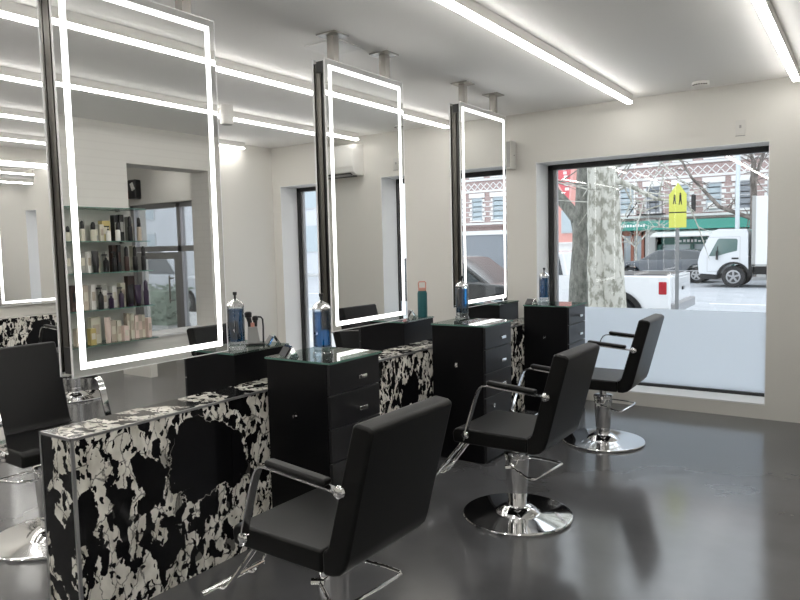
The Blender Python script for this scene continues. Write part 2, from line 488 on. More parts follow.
# mirror and ledge on the far left wall
t = thing('salon_mirror', 'lit mirror fixed to the far left wall, behind the nearest hanging mirror', 'mirror', (XL + .05, 4.30, 0))
mirror_pane(t, 1, .86, .915, 2.58, 0.0)
mb('black').box(-.05, -.006, -.41, .41, .94, 2.56).build('backing', t)
t = thing('marble_ledge', 'low black and white marble ledge along the far left wall under its mirror', 'ledge', (XL + .02, 3.6, 0))
mb('marble').box(0, .22, -2, 1.3, 0, .765).build('ledge_body', t)
mb('marble').box(0, .23, -2.01, 1.31, .765, .785).build('ledge_top', t)

# ------------------------------------------------------------------ marble partition
ZM = .7814; YM0 = 1.4287; YM1 = 6.12
t = thing('marble_partition', 'low black and white marble partition under the hanging mirrors', 'partition wall', (0, YM0, 0))
Lm = YM1 - YM0
b = mb('marble')
cuts = [0.0, .80, 2.07, 3.69, Lm]
for i in range(4): b.box(-TM, TM, cuts[i] + (.0015 if i else .004), cuts[i + 1] - .0015, 0, ZM - .012)
b.build('side_slabs', t)
b = mb('black'); b.box(-TM + .004, TM - .004, .006, Lm - .006, 0, ZM - .014); b.build('joint_core', t)
mb('marble').box(-TM, TM, .003, Lm, ZM - .012, ZM).build('top_slab', t)
b = mb('marble').box(-TM + .008, TM - .008, -.002, .004, 0, ZM - .012); b.build('end_panel', t)
b = mb('alu')
b.box(-TM - .002, -TM + .009, -.004, .009, 0, ZM + .001).box(TM - .009, TM + .002, -.004, .009, 0, ZM + .001)
b.box(-TM, TM, -.004, .004, ZM - .010, ZM + .001)
b.box(TM - .006, TM + .002, .009, Lm, ZM - .010, ZM + .001)
b.build('edge_trim', t)

# ------------------------------------------------------------------ black drawer cabinets
ZC = .9513; XC0 = TM + .004; XC1 = .548; CD = .405
def make_cabinet(label):
    # local: origin on the floor at the partition side, drawers face +x
    t = thing('drawer_cabinet', label, 'cabinet', (XC0, 0, 0), 0, 'black drawer cabinets along the marble partition')
    w = XC1 - XC0 - .012; h = ZC - .012
    mb('cab').box(0, w - .018, 0, CD, .0, h).build('carcass', t, .002, 1)
    zz = [h - .001, .785, .62, .455]
    for i in range(3):
        d = mb('cabdraw').box(w - .0175, w + .001, .003, CD - .003, zz[i + 1] + .003, zz[i] - .002).build('drawer', t, .0025, 2)
        zc = (zz[i] + zz[i + 1]) / 2 - .01
        k = mb('chrome').tube([(w, CD * .55, zc), (w + .022, CD * .55, zc)], .006).box(w + .018, w + .034, CD * .55 - .032, CD * .55 + .032, zc - .010, zc + .010)
        k.build('handle', d, .003, 2)
    d = mb('cabdraw').box(w - .0175, w + .001, .003, CD - .003, .02, .452).build('door', t, .0025, 2)
    mb('chrome').lathe([(.008, 0), (.008, .016), (.013, .018), (.013, .028), (.006, .030)], (w + .001, CD * .18, .40), 16, 'x').build('handle', d)
    g = mb('glasstop').box(-.003, w + .012, -.008, CD + .008, h + .002, ZC); g.build('glass_top', t)
    e = mb('glassedge'); a0, a1, c0, c1 = -.003, w + .012, -.008, CD + .008
    e.box(a0, a1, c0 - .001, c0, h + .002, ZC - .001).box(a0, a1, c1, c1 + .001, h + .002, ZC - .001).box(a1, a1 + .001, c0, c1, h + .002, ZC - .001)
    e.build('glass_edge', t)
    c = mb('chrome').box(.185, .205, -.006, 0, .655, .685).tube([(.195, -.004, .668), (.195, -.022, .664), (.195, -.026, .676)], .004)
    c.build('side_hook', t)
    return t
yc = [2.4733 + .004, 4.088, 5.6447]
cab = make_cabinet('black drawer cabinet behind the nearest right-hand chair, beside the nearest hanging mirror')
cab.location = (XC0, yc[0], 0)
dup(cab, (XC0, yc[1], 0), 0, 'black three-drawer cabinet behind the middle right-hand chair')
dup(cab, (XC0, yc[2], 0), 0, 'black drawer cabinet nearest the big shop window')
dup(cab, (-XC0, yc[0] + CD, 0), PI, 'black cabinet on the far side of the partition with a hair tool stand on top')
dup(cab, (-XC0, yc[1] + CD, 0), PI, 'black cabinet on the far side of the partition with a teal water bottle on top')
dup(cab, (-XC0, yc[2] + CD, 0), PI, 'black cabinet on the far side of the partition below the farthest mirror')

# ------------------------------------------------------------------ salon chairs
def make_chair(label):
    # local: faces -x, base centre at the origin
    t = thing('salon_chair', label, 'salon chair', (0, 0, 0), 0, 'black salon chairs with chrome bases')
    W = .24
    # seat: rounded block
    s = mb('leather').prism([(-.262, .435), (.165, .432), (.165, .512), (-.235, .516), (-.258, .506), (-.268, .485)], 'y', -W, W)
    s.build('seat', t, .012, 3)
    back = [(.165, .430), (.165, .512), (.181, .518), (.192, .535), (.308, .945), (.318, .955), (.370, .948), (.384, .938), (.386, .925), (.276, .508), (.262, .470), (.235, .442), (.205, .431)]
    mb('leather').prism(back, 'y', -W, W).build('backrest', t, .012, 3, angle=50)
    for sg in (-1, 1):
        ys = sg * .275
        path = [(.285, ys, .745), (.20, ys, .752), (.05, ys, .765), (-.03, ys, .772), (-.055, ys, .770), (-.075, ys, .757), (-.088, ys, .735), (-.105, ys, .69), (-.15, ys, .55), (-.165, ys, .49), (-.168, ys, .468)]
        a = mb('chrome').tube(path, .01, flat=(.017, .0035)).build('armrest', t)
        p = mb('leather').box(-.03, .235, ys - .022, ys + .022, .0, .024)
        for v in p.bm.verts: v.co.z += .7755 - (v.co.x + .03) * .085
        p.build('arm_pad', a, .010, 3)
        for kx, kz, kr in ((.285, .745, .022), (-.163, .497, .020)):
            k = mb('chrome').lathe([(.009, 0), (.009, .012), (kr - .003, .014), (kr, .022), (kr - .003, .032), (.008, .036)], (kx, 0, kz), 16, 'y')
            for v in k.bm.verts: v.co.y = sg * (v.co.y + .258)
            k.build('knob', a)
    c = mb('chrome')
    c.lathe([(.296, 0), (.30, .004), (.30, .012), (.296, .017), (.285, .0185), (.13, .021), (.118, .024), (.104, .040), (.080, .056), (.062, .066)], (0, 0, 0), 64)
    c.build('base', t)
    c = mb('chrome')
    c.lathe([(.050, .064), (.050, .105), (.053, .108), (.066, .330), (.069, .333), (.069, .352), (.060, .358), (.026, .360), (.024, .425), (.09, .428), (.09, .434)], (0, 0, 0), 40)
    c.build('column', t)
    k = mb('chrome')
    loop = [(-.01, -.066, .292), (.07, -.12, .288), (.13, -.155, .280), (.155, -.158, .278), (.172, -.145, .277), (.185, -.02, .277), (.197, .13, .277), (.197, .158, .277), (.183, .172, .277), (.12, .166, .284), (.03, .15, .29), (-.02, .10, .292), (-.02, .066, .292)]
    k.tube(loop, .0065, 10)
    k.tube([(-.03, -.085, .292), (.01, -.06, .292)], .012)
    k.build('pump_pedal', t)
    f = mb('chrome')
    for sg in (-1, 1): f.tube([(-.16, sg * .055, .432), (-.25, sg * .055, .42), (-.29, sg * .055, .40), (-.49, sg * .075, .15), (-.51, sg * .08, .13), (-.545, sg * .085, .125)], .010, 10)
    f.tube([(-.555, -.165, .125), (-.555, .165, .125)], .016, 12)
    f.tube([(-.44, -.066, .205), (-.44, .066, .205)], .008, 8)
    f.build('footrest', t)
    return t
ch = make_chair('black salon chair closest to the camera, in front of the nearest cabinet')
ch.location = (1.039, 1.874, 0); ch.rotation_euler = (0, 0, -.013)
dup(ch, (1.079, 3.397, 0), -.003, 'middle black salon chair on the window side, its round chrome base fully in view')
dup(ch, (1.032, 5.024, 0), .037, 'black salon chair right in front of the frosted shop window')
lc = dup(ch, (-.90, 1.86, 0), PI - .04, 'black salon chair at the left edge behind the near end of the marble partition')
for c in lc.children:      # pumped a little higher than the others
    if c.name.startswith('column'): c.scale = (1, 1, 1.105)
    elif not c.name.startswith('base'): c.location.z += .045
dup(ch, (-1.05, 3.40, 0), PI, 'black salon chair on the far side of the partition, glimpsed below the middle mirror')
dup(ch, (-1.05, 5.02, 0), PI, 'black salon chair on the far side of the partition, facing the farthest mirror')
dup(ch, (-4.17, 3.92, 0), 0.1, 'far salon chair seen beneath the nearest mirror, only its chrome base showing')

# ------------------------------------------------------------------ things on the cabinets
def make_jar(label):
    t = thing('disinfectant_jar', label, 'jar', (0, 0, 0), 0, 'blue disinfectant jars on the cabinets')
    mb('clear').lathe([(.047, .045), (.047, .235), (.044, .245), (.043, .246)], seg=28).build('glass_cylinder', t)
    mb('blueliq').lathe([(.043, .047), (.043, .222)], seg=28).build('blue_liquid', t)
    mb('clear').lathe([(.052, 0), (.052, .012), (.045, .02), (.047, .045)], seg=28).build('glass_foot', t)
    l = mb('chrome').lathe([(.048, .238), (.048, .244), (.036, .262), (.014, .274), (.008, .278)], seg=28).build('lid', t)
    mb('black').lathe([(.006, .274), (.006, .296), (.010, .300), (.012, .312), (.010, .316)], seg=16).build('lid_knob', l)
    return t
ZT = ZC + .0005
j = make_jar('tall jar of dark blue liquid on the cabinet right of the nearest mirror')
j.location = (.355, 2.645, ZT)
dup(j, (.165, 4.445, ZT), 0, 'jar of bright blue liquid on the middle cabinet, in front of the farthest mirror')
dup(j, (.18, 5.965, ZT), 0, 'jar of bright blue liquid on the cabinet nearest the shop window')
dup(j, (-.225, 2.595, ZT), 0, 'jar of blue liquid on the far-side cabinet beside the hair tool stand')

def make_tent(label):
    # small folded chrome card stand
    t = thing('card_stand', label, 'card stand', (0, 0, 0), 0, 'small metal card stands on the cabinets')
    b = mb('chrome')
    b.prism([(-.036, 0), (-.032, 0), (.002, .052), (.0, .056)], 'y', -.05, .05)
    b.prism([(.036, 0), (.032, 0), (-.002, .052), (.0, .056)], 'y', -.05, .05)
    b.build('folded_plate', t, .001, 1)
    mb('black').prism([(-.041, .004), (-.037, .002), (-.008, .046), (-.012, .048)], 'y', -.043, .043).build('dark_card', t)
    return t
c = make_tent('small chrome card stand at the corner of the cabinet with the tall dark jar')
c.location = (.215, 2.545, ZT); c.rotation_euler = (0, 0, 1.15)
dup(c, (-.19, 2.84, ZT), 1.0, 'small chrome card stand beside the hair tools on the far-side cabinet')
dup(c, (.16, 5.72, ZT), 1.1, 'tiny card stand left of the jar on the cabinet nearest the shop window')
dup(c, (-.26, 5.99, ZT), 1.0, 'tiny card stand on the far-side cabinet below the farthest mirror')
dup(c, (-.26, 4.40, ZT), .8, 'dark card stand beside the teal bottle on the far-side cabinet')

t = thing('water_bottle', 'teal water bottle with a pink loop lid on a far-side cabinet', 'bottle', (-.155, 4.40, ZT), -.74)
mb('teal').lathe([(.034, 0), (.037, .004), (.037, .185), (.033, .198), (.030, .204)], seg=24).build('body', t)
l = mb('pink').lathe([(.031, .204), (.031, .222), (.028, .226)], seg=24).build('lid', t)
mb('pink').tube([(0, -.027, .222), (0, -.029, .262), (0, -.022, .272), (0, .022, .272), (0, .029, .262), (0, .027, .222)], .005, 8).build('carry_loop', l)

t = thing('spray_bottle', 'small black spray bottle half hidden behind the edge of the middle mirror', 'bottle', (-.33, 4.33, ZT))
mb('clear').lathe([(.026, 0), (.028, .004), (.028, .10), (.012, .125), (.012, .135)], seg=20).build('body', t)
h = mb('black').lathe([(.014, .130), (.014, .155), (.010, .16)], seg=16).box(-.014, .014, -.04, .022, .155, .185).box(-.006, .006, -.034, -.026, .115, .157)
h.build('spray_head', t, .003, 2)

t = thing('hair_tool_stand', 'grey and black hair tool stand with a looped arm, beside the far-side blue jar', 'hair tool stand', (-.265, 2.76, ZT), .83)
mb('black').box(-.05, .06, -.035, .035, 0, .008).build('base', t, .003, 2)
mb('greyplastic').prism([(-.036, .008), (.036, .008), (.022, .105), (-.030, .105)], 'y', -.022, .022).build('pouch', t, .004, 2)
mb('black').tube([(-.016, 0, .06), (-.018, 0, .13), (-.026, 0, .16)], [.012, .013, .015], 12).lathe([(.012, .155), (.020, .160), (.021, .185), (.013, .192)], (-.026, 0, 0), 16).build('tool_handle', t)
mb('black').tube([(.010, 0, .06), (.012, 0, .14)], [.010, .013], 12).lathe([(.013, .138), (.017, .142), (.017, .160), (.010, .166)], (.012, 0, 0), 16).build('tool_handle', t)
mb('pink').tube([(-.002, -.008, .07), (-.004, -.01, .128)], .011, 12).build('pink_handle', t)
mb('black').tube([(.054, 0, .006), (.056, 0, .10), (.054, 0, .145), (.044, 0, .158), (.02, 0, .160), (.0, 0, .155)], .005, 8).build('looped_arm', t)

# ------------------------------------------------------------------ wall and ceiling fittings
t = thing('air_conditioner', 'white wall air conditioner at the right edge, above the shop window corner', 'air conditioner', (2.61, YF, 2.305))
pf = [(0, 0), (-.14, .0), (-.19, .03), (-.20, .08), (-.205, .30), (-.19, .335), (0, .345)]
mb('whiteplastic').prism(pf, 'x', -.41, .41).build('casing', t, .008, 2)
b = mb('darkslot').box(-.36, .36, -.186, -.06, -.002, .012, Matrix.Rotation(-.18, 3, 'X')); b.build('air_outlet', t)
b = mb('greyplastic')
for i in range(3): b.box(-.35, .35, -.175 + i * .035, -.165 + i * .035, -.008, .014)
b.build('outlet_vane', t)
mb('whiteplastic').box(-.40, .40, -.209, -.204, .085, .30).build('front_cover', t, .002, 1)

t = thing('mounted_speaker', 'pale box speaker on the front wall beside the farthest mirror', 'speaker', (-.285, YF, 2.22))
mb('fitting').box(-.055, .055, -.13, -.01, 0, .27).build('casing', t, .006, 2)
mb('greyplastic').box(-.047, .047, -.133, -.130, .012, .258).build('grille', t)
mb('greyplastic').box(-.02, .02, -.012, 0, .09, .18).build('bracket', t)
mb('black').lathe([(.005, 0), (.005, .004), (.003, .005)], (.0555, -.06, .13), 10, 'x').build('port', t)

t = thing('smoke_detector', 'white round smoke detector on the ceiling near the front wall', 'smoke detector', (1.5, 6.02, H))
mb('whiteplastic').lathe([(.065, 0), (.066, -.012), (.062, -.030), (.045, -.042), (.02, -.045)], seg=32).build('casing', t)
b = mb('darkslot')
for a in range(-3, 4): b.box(-.006, .006, -.069, -.058, -.028, -.021, Matrix.Rotation(a * .28, 3, 'Z'), (0, 0, 0))
b.build('vent_slot', t)
t = thing('outlet_plate', 'small white plate on the front wall above the shop window', 'wall plate', (1.755, YF, 2.40))
mb('fitting').box(-.036, .036, -.006, 0, -.058, .058).build('plate', t, .002, 2)
mb('greyplastic').box(-.008, .008, -.010, -.006, -.008, .016).build('socket_hole', t)
mb('greyplastic').box(-.036, .036, -.0075, 0, -.072, -.066).build('lower_lip', t)
t = thing('ceiling_spotlight', 'white cylinder spotlight on the ceiling just right of the nearest mirror', 'ceiling light', (-2.0, 4.19, H))
mb('whiteplastic').lathe([(.058, 0), (.058, -.15), (.054, -.16), (.046, -.162)], seg=28).build('casing', t)
mb('greyplastic').lathe([(.045, -.1615), (.045, -.1635), (.03, -.164)], seg=28).build('lens', t)
t = thing('mounted_fire_alarm', 'small black and red wall alarm over the side-room window, seen in the nearest mirror', 'alarm', (6.40, YF, 2.42))
mb('black').box(-.09, .09, -.11, 0, -.14, .14).build('casing', t, .02, 3)
mb('red').box(.06, .095, -.10, -.01, -.135, -.02).build('side_panel', t)
mb('whiteplastic').box(-.07, -.01, -.125, -.108, -.02, .09, Matrix.Rotation(.4, 3, 'Y')).build('lens', t)

# ------------------------------------------------------------------ glass shelves with products (seen in the nearest mirror)
SZ = [1.912, 1.607, 1.322, .985, .665]
SN = ['top', 'second', 'third', 'fourth', 'bottom']
SX0, SX1 = 3.20, 3.497
def shelf(y0, y1, z, label, group):
    t = thing('glass_shelf', label, 'shelf', ((SX0 + SX1) / 2, (y0 + y1) / 2, z), 0, group)
    h = (y1 - y0) / 2; w = (SX1 - SX0) / 2
    mb('glasstop').box(-w, w, -h, h, -.008, 0).build('glass_plate', t)
    mb('glassedge').box(-w - .001, -w, -h, h, -.008, 0).box(-w, w, h, h + .001, -.008, 0).box(-w, w, -h - .001, -h, -.008, 0).build('glass_edge', t)
    for s in (-1, 1): mb('steel').box(w - .05, w, s * h * .8 - .01, s * h * .8 + .01, -.022, -.008).build('bracket', t)
    return t
for i in range(5):
    shelf(2.9, (4.12, 4.15, 4.17, 4.18, 4.19)[i], SZ[i], f'{SN[i]} glass shelf of product display reflected in the nearest mirror', 'glass shelves left of the opening')
for i in range(4):
    s = shelf(5.32, 6.15, SZ[i], f'{SN[i]} glass shelf right of the opening, its end just showing at the mirror edge', 'glass shelves right of the opening')
    tag(mb('black').lathe([(.022, 0), (.022, .10), (.010, .115), (.010, .15)], (3.30, 5.37, SZ[i]), 14).build('product_bottle'), f'dark bottle at the end of the {SN[i]} shelf right of the opening', 'bottle', 'bottles on the shelves right of the opening')

def py(px): return 3.37 + (px - 64.5) * .0091
def product(kind, i, px, w, h, dx, mats, name, label, grp):
    y = py(px); x = 3.30 + dx; z = SZ[i]
    if kind == 'box':
        t = thing(name, label, 'box', (x, y, z), 0, grp)
        mb(mats[0]).box(-.03, .03, -w / 2, w / 2, 0, h).build('carton', t, .0015, 1)
        mb(mats[1]).box(-.0308, -.030, -w * .35, w * .35, h * .35, h * .72).build('front_label', t)
    elif kind == 'bottle':      # tall aerosol/shampoo bottle: body, shoulder and cap
        t = thing(name, label, 'bottle', (x, y, z), 0, grp)
        r = w / 2
        mb(mats[0]).lathe([(r * .94, 0), (r, .004), (r, h * .52), (r * .9, h * .58), (r * .6, h * .62)], seg=16).build('body', t)
        mb(mats[1]).lathe([(r * .72, h * .60), (r * .78, h * .63), (r * .74, h * .90), (r * .5, h * .97), (r * .2, h)], seg=16).build('cap', t)
    elif kind == 'pump':
        t = thing(name, label, 'bottle', (x, y, z), 0, grp)
        r = w / 2
        mb(mats[0]).lathe([(r * .94, 0), (r, .004), (r, h * .62), (r * .6, h * .70), (r * .3, h * .72)], seg=16).build('body', t)
        p = mb(mats[1]).lathe([(r * .42, h * .71), (r * .42, h * .80), (r * .14, h * .81), (r * .14, h * .93)], seg=12)
        p.box(-r * .25, r * .25, -r * 1.6, r * .45, h * .92, h); p.build('pump_head', t)
    elif kind == 'tube':        # squeeze tube standing on its cap
        t = thing(name, label, 'tube', (x, y, z), 0, grp)
        r = w / 2; p = mb(mats[0])
        p.lathe([(r * .75, h * .12), (r * .95, h * .3), (r, h * .5), (r, h * .8), (r, h)], seg=16)
        for v in p.bm.verts:
            k = max(0, (v.co.z / h - .3) / .7); v.co.x *= 1 - .92 * k; v.co.y *= 1 + .15 * k
        p.build('body', t)
        mb(mats[1]).lathe([(r * .72, 0), (r * .76, .003), (r * .76, h * .12), (r * .7, h * .125)], seg=16).build('cap', t)
    return t
items = [
 # shelf, kind, px, w, h, dx, (body, cap/label), description
 (1, 'bottle', 64, .038, .135, -.03, ('cream', 'black'), 'black-capped bottle'),
 (1, 'bottle', 79, .044, .185, -.03, ('cream', 'black'), 'cream bottle with tall black cap'),
 (1, 'box', 83, .055, .20, .06, ('greycard', 'cream'), 'grey carton'),
 (1, 'bottle', 90.5, .052, .175, -.03, ('cream', 'black'), 'cream bottle with broad black cap'),
 (1, 'box', 97, .045, .155, .05, ('greycard', 'cream'), 'small grey carton'),
 (1, 'box', 102, .042, .155, .03, ('cream', 'tan'), 'cream carton'),
 (1, 'pump', 106, .044, .14, -.04, ('whitecard', 'black'), 'white pump bottle with black top'),
 (1, 'box', 109, .085, .19, .06, ('gold', 'cream'), 'gold carton'),
 (1, 'bottle', 117.5, .046, .175, -.03, ('whitecard', 'black'), 'white bottle with black cap'),
 (1, 'box', 120, .045, .245, .05, ('black', 'greycard'), 'tall black carton'),
 (1, 'box', 125, .045, .25, .03, ('black', 'greycard'), 'tallest black carton'),
 (1, 'bottle', 132, .046, .235, -.03, ('black', 'black'), 'tall black aerosol'),
 (1, 'box', 137.5, .050, .235, .06, ('greycard', 'tan'), 'tall grey carton'),
 (1, 'bottle', 143.5, .044, .225, -.02, ('tan', 'black'), 'tall bottle fading to tan'),
 (2, 'box', 66, .05, .19, .05, ('greycard', 'cream'), 'grey carton'),
 (2, 'box', 81, .05, .19, .05, ('greycard', 'cream'), 'pale grey carton'),
 (2, 'box', 86, .035, .19, .02, ('whitecard', 'tan'), 'white carton'),
 (2, 'tube', 91, .062, .20, -.03, ('black', 'black'), 'black squeeze tube'),
 (2, 'box', 96.5, .04, .18, .04, ('cream', 'tan'), 'cream carton'),
 (2, 'pump', 102.5, .05, .165, -.03, ('black', 'black'), 'black pump bottle'),
 (2, 'box', 107.5, .04, .19, .05, ('greycard', 'cream'), 'slim grey carton'),
 (2, 'pump', 112, .042, .19, -.03, ('black', 'black'), 'slim black pump bottle'),
 (2, 'box', 115.5, .045, .25, .04, ('brown', 'black'), 'tall brown carton'),
 (2, 'box', 119.5, .035, .25, .02, ('black', 'brown'), 'tall black carton'),
 (2, 'bottle', 126, .048, .235, -.03, ('brown', 'black'), 'tall brown aerosol'),
 (2, 'box', 130.5, .04, .24, .06, ('whitecard', 'tan'), 'tall white carton'),
 (2, 'bottle', 136, .046, .235, -.03, ('black', 'black'), 'tall black aerosol'),
 (2, 'box', 140.5, .035, .24, .06, ('cream', 'tan'), 'tall cream carton'),
 (2, 'bottle', 147, .046, .235, -.02, ('black', 'black'), 'end black aerosol'),
 (3, 'box', 69, .05, .23, .03, ('brown', 'black'), 'dark brown carton'),
 (3, 'box', 82, .05, .225, .05, ('tan', 'cream'), 'tan carton'),
 (3, 'box', 89, .045, .225, .03, ('whitecard', 'tan'), 'white carton'),
 (3, 'pump', 94.5, .05, .20, -.03, ('black', 'black'), 'black pump bottle'),
 (3, 'box', 102, .045, .165, .04, ('whitecard', 'tan'), 'short white carton'),
 (3, 'pump', 106, .046, .14, -.03, ('purple', 'purple'), 'small purple pump bottle'),
 (3, 'box', 104.5, .06, .215, .09, ('greycard', 'cream'), 'grey carton standing behind'),
 (3, 'box', 114, .045, .20, .05, ('whitecard', 'cream'), 'whitish carton'),
 (3, 'pump', 117.5, .048, .19, -.03, ('purple', 'black'), 'dark pump bottle'),
 (3, 'box', 124.5, .05, .225, .06, ('cream', 'tan'), 'cream carton'),
 (3, 'tube', 128.5, .058, .20, -.03, ('black', 'purple'), 'black squeeze tube'),
 (3, 'box', 136, .075, .285, .08, ('brown', 'black'), 'tall dark brown carton'),
 (3, 'tube', 137.5, .06, .20, -.03, ('purple', 'black'), 'purple squeeze tube'),
 (3, 'bottle', 148, .05, .24, -.02, ('purple', 'purple'), 'purple bottle'),
 (4, 'box', 71, .06, .16, .02, ('tan', 'cream'), 'tan carton'),
 (4, 'box', 83, .055, .15, -.02, ('gold', 'cream'), 'short golden carton'),
 (4, 'box', 91, .095, .245, .05, ('cream', 'tan'), 'wide cream carton'),
 (4, 'tube', 101, .058, .235, -.02, ('pinkcard', 'pinkcard'), 'pale pink tube'),
 (4, 'box', 109, .055, .20, .03, ('tan', 'cream'), 'brownish carton'),
 (4, 'box', 115, .045, .195, .02, ('cream', 'tan'), 'short cream carton'),
 (4, 'box', 119.5, .05, .14, -.03, ('pinkcard', 'cream'), 'low pink carton'),
 (4, 'box', 128, .03, .25, .05, ('tan', 'cream'), 'tall tan carton'),
 (4, 'box', 132, .038, .245, .04, ('cream', 'tan'), 'tall cream carton'),
 (4, 'box', 136.5, .04, .22, .03, ('pinkcard', 'tan'), 'pink carton'),
 (4, 'box', 141.5, .045, .225, .04, ('tan', 'pinkcard'), 'rosy tan carton'),
 (4, 'box', 146, .04, .22, .05, ('cream', 'tan'), 'slim cream carton'),
 (4, 'box', 150, .04, .19, .0, ('pinkcard', 'tan'), 'last pink carton'),
]
ORD = ['first', 'second', 'third', 'fourth', 'fifth', 'sixth', 'seventh', 'eighth', 'ninth', 'tenth', 'eleventh', 'twelfth', 'thirteenth', 'fourteenth', 'fifteenth']
cnt = {}
nm = dict(box='product_carton', bottle='product_bottle', pump='pump_bottle', tube='product_tube')
for i, kind, px, w, h, dx, mats, desc in items:
    k = cnt.get(i, 0); cnt[i] = k + 1
    product(kind, i, px, w, h, dx, mats, nm[kind], f'{desc}, {ORD[k]} from the left on the {SN[i]} reflected shelf', f'products on the {SN[i]} glass shelf')

# ------------------------------------------------------------------ outdoors
ZP, ZR = -.25, -.40
struct(mb('paving').box(-45, 45, YF + TW, 12.9, ZP - .3, ZP).build('sidewalk'))
struct(mb('asphalt').box(-60, 60, 12.9, 34.2, ZR - .2, ZR).build('road'))
struct(mb('paving').box(-60, 60, 34.2, 37.2, ZP - .3, ZP).build('sidewalk'))
b = mb('roadpaint')
for k in range(-8, 8): b.box(k * 4.2 - 1.2, k * 4.2 + 1.2, 21.6, 21.75, ZR, ZR + .004)
b.box(-30, 30, 16.0, 16.12, ZR, ZR + .004)
struct(b.build('road_marking'))

# --- corner building across the street
YW = 37.2
t = thing('brick_building', 'pinkish brick building with white window surrounds across the street', 'building', (0, YW, 0))
bx0, bx1 = -9.6, 22.
b = mb('brick').box(bx0, bx1, 0, 6, 2.55, 12.5).box(bx0, -6.9, .25, 6, ZP, 2.55).box(4, bx1, .25, 6, ZP, 2.55).box(-6.9, 4, .6, 6, ZP, 2.55)
b.build('wall', t)
b = mb('stone')
for z, d in ((2.66, .14), (5.28, .10), (4.60, .06), (7.5, .1)): b.box(bx0, bx1, -d, 0, z, z + .12)
for z in (3.12, 3.42, 3.72, 4.02): b.box(bx0, bx1, -.02, 0, z, z + .05)
b.box(bx0, bx1, -.45, 0, 12.2, 12.6)
b.build('ledge', t)
b = mb('quoin')
def lattice_run(x0, x1):
    n = int((x1 - x0) / .42)
    for k in range(n):
        c = x0 + .21 + k * .42
        for s in (-1, 1):
            b.box(c - .29, c + .29, -.03, 0, 4.94 - .022, 4.94 + .022, Matrix.Rotation(s * .80, 3, 'Y'))
lattice_run(bx0, bx1)
b.build('lattice_band', t)
q = mb('quoin')
wx = [-8.07, -6.73, -5.30, -3.82, -2.5, -1.1, .3, 1.7, 3.1, 4.5, 5.9, 7.3, 8.7, 10.1, 11.5, 12.9, 14.3, 15.7, 17.1, 18.5]
for k, x in enumerate(wx):
    for f, (z0, z1) in enumerate(((2.92, 4.28), (5.5, 7.0))):
        hw = .36
        fr = mb('sash').box(x - hw, x - hw + .05, -.06, .02, z0, z1).box(x + hw - .05, x + hw, -.06, .02, z0, z1).box(x - hw, x + hw, -.06, .02, z1 - .05, z1).box(x - hw, x + hw, -.06, .02, z0, z0 + .05).box(x - hw, x + hw, -.05, .02, (z0 + z1) / 2 - .02, (z0 + z1) / 2 + .02)
        fr = fr.build('window', t)
        mb('windark' if (k + f) % 3 == 1 else 'winglass').box(x - hw + .05, x + hw - .05, -.02, .0, z0 + .05, z1 - .05).build('pane', fr)
        q.box(x - hw - .16, x + hw + .16, -.10, 0, z1, z1 + .26)
        q.box(x - hw - .12, x + hw + .12, -.12, 0, z0 - .08, z0)
        n = 5
        for r in range(n):
            zz = z0 + (z1 - z0) * (r + .12) / n; w2 = .20 if r % 2 else .12
            q.box(x - hw - w2, x - hw, -.05, 0, zz, zz + .15).box(x + hw, x + hw + w2, -.05, 0, zz, zz + .15)
q.build('window_surround', t)
mb('windark').box(7, bx1, .0, .25, .0, 2.2).build('shop_window', t)
mb('stone').box(5, bx1, -.1, .1, 2.05, 2.30).build('shop_fascia', t)
mb('concrete').box(-7.05, -6.55, -.25, .4, ZP, 2.6).build('corner_pier', t)
# red-brown timber shopfront left of the pier
s = mb('shopred')
for x in (-9.5, -8.95, -8.4, -7.85, -7.3): s.box(x, x + .14, -.1, .25, ZP, 2.0)
s.box(-9.5, -7.1, -.1, .25, ZP, .25).box(-9.5, -7.1, -.1, .25, 1.75, 2.0)
s = s.build('timber_shopfront', t)
mb('winglass').box(-9.45, -7.15, .1, .2, .25, 1.75).build('pane', s)
# green fascia with pale lettering dashes
g = mb('green').box(-9.5, 4., -.5, .1, 2.02, 2.5).build('green_fascia', t)
d = mb('roadpaint'); random.seed(3); x = -8.5
while x < -7.1:
    w = random.uniform(.05, .11); d.box(x, x + w, -.512, -.5, 2.2, 2.2 + random.uniform(.10, .17)); x += w + .045
d.build('pale_lettering', g)
s = mb('greendark').box(-6.5, 3.9, .2, .6, ZP, .35).box(-6.5, -6.3, .0, .6, ZP, 2.0).box(-4.9, -4.75, .0, .6, ZP, 1.7).box(-6.5, 3.9, .0, .5, 1.25, 1.62)
s = s.build('green_shopfront', t)
mb('winglass').box(-6.3, 3.9, .3, .4, .35, 1.3).build('pane', s)
d = mb('roadpaint'); x = -5.6
while x < -2.8:
    w = random.uniform(.07, .14); d.box(x, x + w, -.012, .0, 1.36, 1.36 + random.uniform(.08, .14)); x += w + .07
d.build('pale_lettering', s)
a = mb('awning').prism([(-1.3, 1.64), (-1.3, 1.70), (.1, 2.02), (.1, 1.96)], 'x', -6.55, 3.8); a.build('awning', t)
